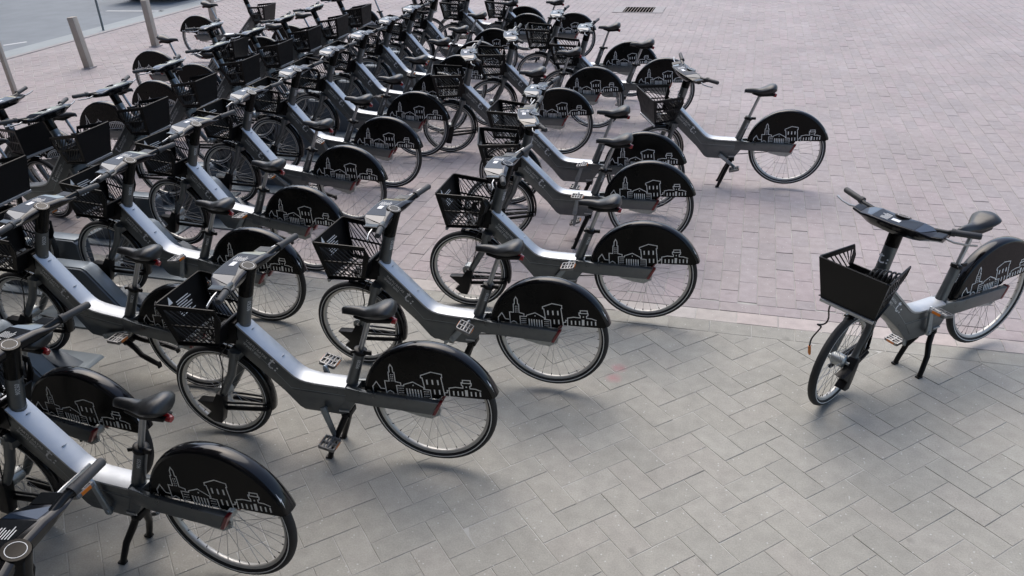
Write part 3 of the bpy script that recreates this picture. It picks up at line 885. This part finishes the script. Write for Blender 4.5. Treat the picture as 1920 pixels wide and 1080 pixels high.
rim_pts = [pt(0, 1, .74, 0), pt(0, 1, 1, .10), pt(0, 1, 1, .96), pt(0, .93, 1, 1), pt(0, -.93, 1, 1), pt(0, -1, 1, .96), pt(0, -1, 1, .10), pt(0, -1, .74, 0), pt(0, -1, .53, 0), pt(0, 1, .53, 0), pt(0, 1, .74, 0)]
bs.tube(rim_pts, .0055, 6)
bs.box((1.040, 0, .705), (.055, .10, .10))
bs.box((1.105, 0, .632), (.16, .06, .034))
bas_me = bs.mesh('basket', M['plastic'], 30)
ls = MB().box((1.291, 0, .6445), (.014, .300, .020), Matrix.Rotation(R(10), 3, 'Y')).mesh('light_strip', M['alu'], 0, .002)
wp = MB()
fxp = lambda y, t: pt(0, 1, t, 1)*0 + Vector((BF[0]+(TF[0]-BF[0])*t-.0045, y, BF[2]+(TF[2]-BF[2])*t))
for k in range(7):
    y0 = .055; t = .78-.055*k; ln = .10+.02*math.sin(k*2.3)
    wp.add([fxp(y0, t), fxp(y0-ln, t), fxp(y0-ln, t-.022), fxp(y0, t-.022)], [(0, 1, 2, 3)])
wp.add([fxp(.11, .80), fxp(.075, .80), fxp(.0925, .97)], [(0, 1, 2)])
part('basket', bas_me, True, kids=[('light_strip', ls, None), ('warning_print', wp.mesh('warning_print', M['print'], 0), None)])
# lock cable for some bikes (coil in the basket)
co = []
for k in range(90):
    a = k*.42
    co.append((1.075+.045*math.cos(a), .055+.0016*k-.06, .765+.050*math.sin(a)+.0003*k))
CABLE_ME = MB().tube(co, .0055, 6).mesh('lock_cable', M['cable'], 50)
hang = [(1.27, -.10, .655), (1.30, -.11, .62), (1.285, -.09, .56), (1.285, -.10, .52), (1.30, -.14, .505), (1.32, -.18, .51), (1.30, -.165, .495), (1.29, -.14, .49), (1.31, -.165, .455), (1.325, -.20, .41), (1.325, -.195, .36)]
hang = [(a_, -.10+(b_+.10)*.45+.015, c_) for a_, b_, c_ in hang]
hp2 = []
for i in range(len(hang)-1):
    for k in range(4): hp2.append(Vector(hang[i]).lerp(Vector(hang[i+1]), k/4))
hp2.append(Vector(hang[-1]))
for _ in range(3): hp2 = [hp2[0]]+[(hp2[i-1]+hp2[i]*2+hp2[i+1])/4 for i in range(1, len(hp2)-1)]+[hp2[-1]]
HANG_ME = MB().tube(hp2, .0048, 6).mesh('hanging_cable', M['cable'], 50)
PLUG_ME = MB().tube([(1.325, -.128, .364), (1.322, -.122, .325), (1.320, -.118, .31)], [.0085, .0085, .006], 8).mesh('cable_plug', M['orange'], 40)

def steer_mtx(delta):
    return Matrix.Translation(S0) @ Matrix.Rotation(delta, 4, AX) @ Matrix.Translation(-S0)
DOCK_PITCH = R(5.0)
def place_bike(u, v, yaw, label, steer=0.0, saddle=0.0, crank=-104, docked=False, coil=False, hangc=False, lean=0.0, group='silver and black hire bikes parked on the square'):
    """u, v: ground point below the rear hub; yaw 0 = facing +u"""
    root = bpy.data.objects.new('city_bike', None)
    root.empty_display_size = 0.1
    COL.objects.link(root)
    tag(root, label, 'bicycle', group)
    if docked:
        # rear wheel on the ground, front wheel lifted into the dock: nose up about the rear hub
        mw = Matrix.Translation((u, v, RR)) @ Matrix.Rotation(yaw, 4, 'Z') @ Matrix.Rotation(-DOCK_PITCH, 4, 'Y') @ Matrix.Translation((0, 0, -RHZ))
    else:
        mw = Matrix.Translation((u, v, 0)) @ Matrix.Rotation(yaw, 4, 'Z') @ Matrix.Rotation(lean, 4, 'X')
    root.matrix_world = mw
    SM = steer_mtx(steer)
    for (name, me, st, sp, kids, loc) in PARTS:
        o = bpy.data.objects.new(name, me); COL.objects.link(o); o.parent = root
        mm = Matrix.Translation(loc)
        th = 0
        if st: mm = SM
        elif sp == 'seat': mm = Matrix.Translation(d*saddle)
        elif sp and sp.startswith('crank'):
            th = R(crank) + (math.pi if sp.endswith('-1') else 0)
            mm = Matrix.Translation(loc) @ Matrix.Rotation(-th, 4, 'Y')
        elif sp == 'kick' and docked: mm = Matrix.Translation(loc) @ Matrix.Rotation(R(98), 4, 'Y')
        o.matrix_local = mm
        for (kn, kme, ks) in kids:
            c = bpy.data.objects.new(kn, kme); COL.objects.link(c); c.parent = o
            if ks == 'pedal':
                if kn == 'pedal': pm = Matrix.Translation((.166, 0, 0)) @ Matrix.Rotation(th+R(random.uniform(-25, 25)), 4, 'Y')
                c.matrix_local = pm
            elif ks == 'stuff': tag(c, kind='stuff')
        if name == 'basket':
            if coil:
                c = bpy.data.objects.new('lock_cable', CABLE_ME); COL.objects.link(c); c.parent = o
            if hangc:
                c = bpy.data.objects.new('hanging_cable', HANG_ME); COL.objects.link(c); c.parent = o
                c = bpy.data.objects.new('cable_plug', PLUG_ME); COL.objects.link(c); c.parent = o
                c['label'] = 'orange plug on the end of the hanging cable'
    return root

# ------------------------------------------------------------------ things on the square
PI = math.pi
FREE = [
 # u, v, yaw(deg), steer(deg), saddle, crank, coil, label
 (-0.98, 1.24, 181, 11, 0, 60, False, 'hire bike cut off by the bottom left corner, only handlebar and basket showing'),
 (-1.92, 2.11, 177.5, 0, .0, 75, False, 'hire bike on its kickstand nearest the bottom left corner, rear wheel at the bottom edge'),
 (-1.34, 3.04, 181.2, 0, 0, -104, False, 'hire bike on its kickstand at left centre, left crank hanging straight down'),
 (-0.92, 3.83, 179.4, 0, .0, 130, False, 'hire bike with rear wheel over the grey paving, in the middle of the picture'),
 (-0.50, 4.71, 181.1, 0, -.045, 125, True, 'hire bike straddling the pale slab course with a cable in its basket'),
 (-0.61, 5.86, 182.5, 14, .0, 100, True, 'second hire bike behind the pale slab course, front wheel hidden by its neighbour'),
 (-0.74, 6.58, 180.5, 0, .01, 110, False, 'third hire bike behind the pale slab course, mostly hidden by two nearer bikes'),
 (-1.77, 7.90, 181, 17, .0, 60, False, 'hire bike whose whole rear wheel shows in the centre of the crowd'),
 (-1.60, 8.86, 180, 17, .0, 200, False, 'hire bike one place behind the rear wheel in the centre of the crowd'),
 (-0.87, 9.40, 180, 5, .0, 80, False, 'hire bike just left of the lone upright bike, rear fender behind its basket'),
 (-1.40, 10.28, 180, 8, .02, 30, True, 'hire bike with rear fender below the drain grate'),
 (0.43, 7.44, 181.0, 32, .02, 218, True, 'lone hire bike standing upright at right of the group on pink paving'),
 (-2.55, 12.30, 180, 0, .0, 20, False, 'farthest right hire bike at the top edge, left of the drain grate'),
 (-3.22, 12.15, 180, 0, .0, 10, False, 'far hire bike at the top edge, behind the docked row'),
 (-3.46, 12.85, 180, 0, .0, 10, False, 'farthest hire bike at the top edge in line with the docked row'),
]
for (u_, v_, yw, stg, sd_, crk, coil, lab) in FREE:
    place_bike(u_, v_, R(yw), lab, R(stg), sd_, crk, coil=coil)
place_bike(1.541, 4.868, R(221.5), 'hire bike standing apart at the right edge with a cable hanging from its basket', R(16), .0, 82, coil=True, hangc=True)
ORD = ['first', 'second', 'third', 'fourth', 'fifth', 'sixth', 'seventh', 'eighth', 'ninth', 'tenth', 'eleventh']
NEAR = [(-2.93, 2.50, 178, 75, -.03), (-2.97, 3.37, 178.5, 160, -.02), (-3.01, 4.18, 179, 100, -.02), (-3.08, 4.95, 175.5, 120, -.02), (-3.17, 5.90, 178, 30, -.02),
        (-3.19, 6.76, 180.5, 60, -.03), (-3.25, 7.68, 182, 140, -.05), (-3.31, 8.52, 181, 40, -.02), (-3.37, 9.42, 181, 80, -.03), (-3.41, 10.27, 181, 40, 0), (-3.45, 11.15, 181, 40, 0)]
for i, (u_, v_, yw, crk, sd_) in enumerate(NEAR):
    sd_ += random.uniform(-.035, .03)
    place_bike(u_, v_, R(yw), '%s hire bike from the bottom left in the near docked row' % ORD[i], 0, sd_, crk, docked=True, group='hire bikes docked in the near row')
FARB = [(-6.27, 3.36), (-6.27, 4.24), (-6.27, 5.11), (-6.28, 5.90), (-6.38, 6.80), (-6.43, 7.69), (-6.49, 8.53), (-6.57, 9.40), (-6.59, 10.23), (-6.64, 11.1)]
for i, (u_, v_) in enumerate(FARB):
    place_bike(u_, v_, R(1.5), '%s hire bike from the left edge in the far docked row, facing right' % ORD[i], 0, random.uniform(-.05, .0), random.uniform(0, 360), docked=True, group='hire bikes docked in the far row')
place_bike(-7.15, 5.45, R(0), 'loose hire bike at the left edge behind the far docked row', R(-10), 0, 40, group='loose hire bikes behind the far docked row')
place_bike(-7.45, 9.0, R(2), 'loose hire bike behind the far docked row, saddle next to the second bollard', R(0), 0, 40, group='loose hire bikes behind the far docked row')
place_bike(-8.55, 11.55, R(2), 'loose hire bike near the top edge with its rear wheel in front of a bollard', R(0), .02, 40, group='loose hire bikes behind the far docked row')
place_bike(-6.2, 12.6, R(2), 'loose hire bike cut off by the top edge beyond the far docked row', R(0), .02, 40, group='loose hire bikes behind the far docked row')

# docks ---------------------------------------------------------------
body_me = MB().prism([(0, 0), (0, .34), (.03, .365), (.30, .365), (.335, .345), (.60, .02), (.60, 0)], -.065, .065).mesh('dock_body', M['dock'], 35, .012)
top_me = MB().prism([(.012, .3665), (.30, .3665), (.338, .3475), (.58, .052), (.584, .056), (.342, .3535), (.303, .3725), (.012, .3725)], -.05, .05).mesh('dock_top_strip', M['docktop'], 35, .001)
cheek_me = MB().prism([(.38, 0), (.40, .13), (.66, .015), (.66, 0)], .075, .20).mesh('wheel_ramp', M['dock'], 35, .006)
plate_me = MB().prism([(-.10, 0.001), (-.10, .016), (.70, .016), (.73, .001)], -.24, .30).mesh('base_plate', M['plate'], 35, .004)
def dock(u, v, rz, label):
    o = bpy.data.objects.new('docking_post', None); COL.objects.link(o); o.empty_display_size = .1
    o.location = (u, v, 0); o.rotation_euler = (0, 0, rz)
    tag(o, label, 'bike dock', 'grey docking posts between the two rows')
    for n_, me in (('dock_body', body_me), ('top_strip', top_me), ('wheel_ramp', cheek_me), ('base_plate', plate_me)):
        obj(n_, me, o)
for i, (u_, v_, yw, crk, sd_) in enumerate(NEAR):
    dock(u_-1.58, v_-.16, 0, 'grey wedge shaped dock holding the %s bike of the near docked row' % ORD[i])
for i, (u_, v_) in enumerate(FARB):
    dock(u_+1.60, v_+.17, PI, 'grey wedge shaped dock holding the %s bike of the far docked row' % ORD[i])

# bollards, pole, grate, car ---------------------------------------------
bol_me = MB().prism([(-.055, -.02), (-.055, .80), (.055, .80), (.055, -.02)], -.055, .055).mesh('shaft', M['bollard'], 30, .006)
thin_me = MB().prism([(-.028, -.02), (-.028, .95), (.028, .95), (.028, -.02)], -.028, .028).mesh('shaft', M['bollard'], 30, .004)
foot_me = MB().box((0, 0, .006), (.17, .17, .02)).mesh('foot_plate', M['kerbline'], 0, .003)
for (u_, v_, rz, tall, lab, lx, ly) in [(-10.26, 10.85, 5, 0, 'beige square bollard standing whole left of the far docked row', .5, -4.2), (-10.28, 12.56, 5, 0, 'beige square bollard cut by the top edge right of the whole one', 0, -1), (-10.35, 14.5, 5, 0, 'beige square bollard behind the topmost loose bike wheel', 0, 0), (-9.80, 8.91, 5, 1, 'thin beige post at the left edge of the picture', 0, -2)]:
    o = bpy.data.objects.new('bollard', None); COL.objects.link(o)
    o.location = (u_, v_, 0); o.rotation_euler = (R(lx), R(ly), R(rz))
    tag(o, lab, 'bollard', 'beige bollards along the road')
    obj('shaft', thin_me if tall else bol_me, o)
    if not tall: obj('foot_plate', foot_me, o)
pole = MB().tube([(0, 0, -.02), (0, 0, 2.6)], .022, 12).mesh('sign_pole', M['pole'], 40)
po = obj('sign_pole', pole, None, (-12.9, 14.3, ROAD_Z)); tag(po, 'thin grey metal pole rising behind the whole bollard', 'pole')

gr = bpy.data.objects.new('drain_grate', None); COL.objects.link(gr); gr.location = (-2.2, 17.1, .004)
tag(gr, 'long iron drain grate set in the pink paving at the top', 'drain grate')
obj('pit_shade_plate', MB().box((0, 0, .001), (.62, .62, .002)).mesh('pit_shade_plate', M['pit_shade'], 0), gr)  # flat black plate, the drain's inner shade as colour without a recess
fm = MB()
for x in (-.40, .40): fm.box((x, 0, .003), (.20, .70, .004))
for y in (-.33, .33): fm.box((0, y, .003), (.60, .04, .004))
obj('grate_frame', fm.mesh('grate_frame', M['kerbline'], 0, .001), gr)
bar_me = MB().box((0, 0, .002), (.013, .62, .003)).mesh('grate_bar', M['grate'], 0)
for k in range(10): obj('grate_bar', bar_me, gr, (-.27+.060*k, 0, .001))

car = bpy.data.objects.new('parked_car', None); COL.objects.link(car); car.location = (-14.55, 19.75, ROAD_Z); car.rotation_euler = (0, 0, R(92))
tag(car, 'black car on the road, its dark underside just inside the top edge', 'car')
bodyp = [(-2.1, .32), (-2.15, .55), (-2.05, .85), (-1.75, .95), (-1.2, 1.4), (.3, 1.42), (1.0, .98), (1.95, .84), (2.12, .6), (2.1, .32), (1.75, .25), (1.65, .5), (1.3, .66), (.95, .5), (.85, .24), (-.9, .24), (-1.0, .5), (-1.3, .66), (-1.65, .5), (-1.75, .26)]
cbody = obj('body', MB().prism(bodyp, -.86, .86).mesh('body', M['carpaint'], 40, .03), car)
obj('window', MB().prism([(-1.15, .98), (-1.0, 1.34), (.22, 1.36), (.78, .98)], -.868, .868).mesh('window', M['glass'], 30, .004), cbody)
lamp = MB().box((0, 0, 0), (.06, .34, .14)).mesh('headlight', M['chrome'], 30, .01)
for y in (-.62, .62):
    obj('headlight', lamp, car, (2.07, y, .70)); 
tl_c = MB().box((0, 0, 0), (.06, .3, .14)).mesh('tail_light', M['red'], 30, .01)
for y in (-.64, .64): obj('tail_light', tl_c, car, (-2.10, y, .74))
wt = MB().ring((0, 0, 0), [(.33, -.1), (.33, .1), (.30, .11), (.2, .11), (.2, -.11), (.30, -.11)], 32).mesh('wheel', M['rubber'], 40)
wr = MB().tube([(0, -.09, 0), (0, .09, 0)], .2, 20).mesh('rim', M['rim'], 40)
for x in (-1.3, 1.3):
    for y in (-.77, .77):
        w_ = obj('wheel', wt, car, (x, y, .33)); obj('rim', wr, w_)

# unseen facade added behind the camera to darken reflections in the bikes
fac_b = bpy.data.objects.new('added_rear_building', None); COL.objects.link(fac_b); fac_b.location = (-11, -2.0, 0)
tag(fac_b, 'unseen dark building added behind the camera to darken reflections', 'building')
wall_b = obj('wall', MB().box((0, -1.0, 6.5), (30, 2.0, 13.2)).mesh('wall', mat('added_dark_wall', (.055, .053, .052), .85, noise=.2, nscale=3), 0), fac_b)
win_me = MB().box((0, 0, 0), (1.5, .06, 1.7)).mesh('window', M['glass'], 0)
sill_me = MB().box((0, 0, 0), (1.7, .14, .08)).mesh('sill', M['kerbline'], 0)
for r_ in range(4):
    for c_ in range(10):
        w_ = obj('window', win_me, fac_b, (-13.0+2.8*c_, .02, 1.9+2.9*r_)); obj('sill', sill_me, w_, (0, .06, -.9))

obj('added_shade_slab', MB().box((2.0, 2.75, 4.15), (12.4, 5.5, .3)).mesh('added_shade_slab', M['kerbline'], 0, .02), fac_b)  # unseen overhead slab added to shade the near-left ground
for x_ in (-3.0, 3.4): obj('added_slab_bracket', MB().box((x_, 1.6, 4.45), (.16, 3.2, .3)).mesh('added_slab_bracket', M['pole'], 0), fac_b)  # brackets of the added overhead slab

across = bpy.data.objects.new('added_side_building', None); COL.objects.link(across); across.location = (-25.5, 5.0, 0)  # unseen block added to darken reflections from the left
tag(across, 'unseen brown building added across the road to darken reflections on the left', 'building')
obj('wall', MB().box((-3.0, 0, 8.5), (6.0, 33, 17.4)).mesh('wall', mat('added_brown_wall', (.10, .09, .08), .85, noise=.2, nscale=3), 0), across)
win2_me = MB().box((0, 0, 0), (.06, 1.3, 1.7)).mesh('window', M['glass'], 0)
sill2_me = MB().box((0, 0, 0), (.14, 1.5, .08)).mesh('sill', M['kerbline'], 0)
for r_ in range(5):
    for c_ in range(12):
        w_ = obj('window', win2_me, across, (.02, -15.2+2.75*c_, 2.0+3.1*r_)); obj('sill', sill2_me, w_, (.06, 0, -.9))
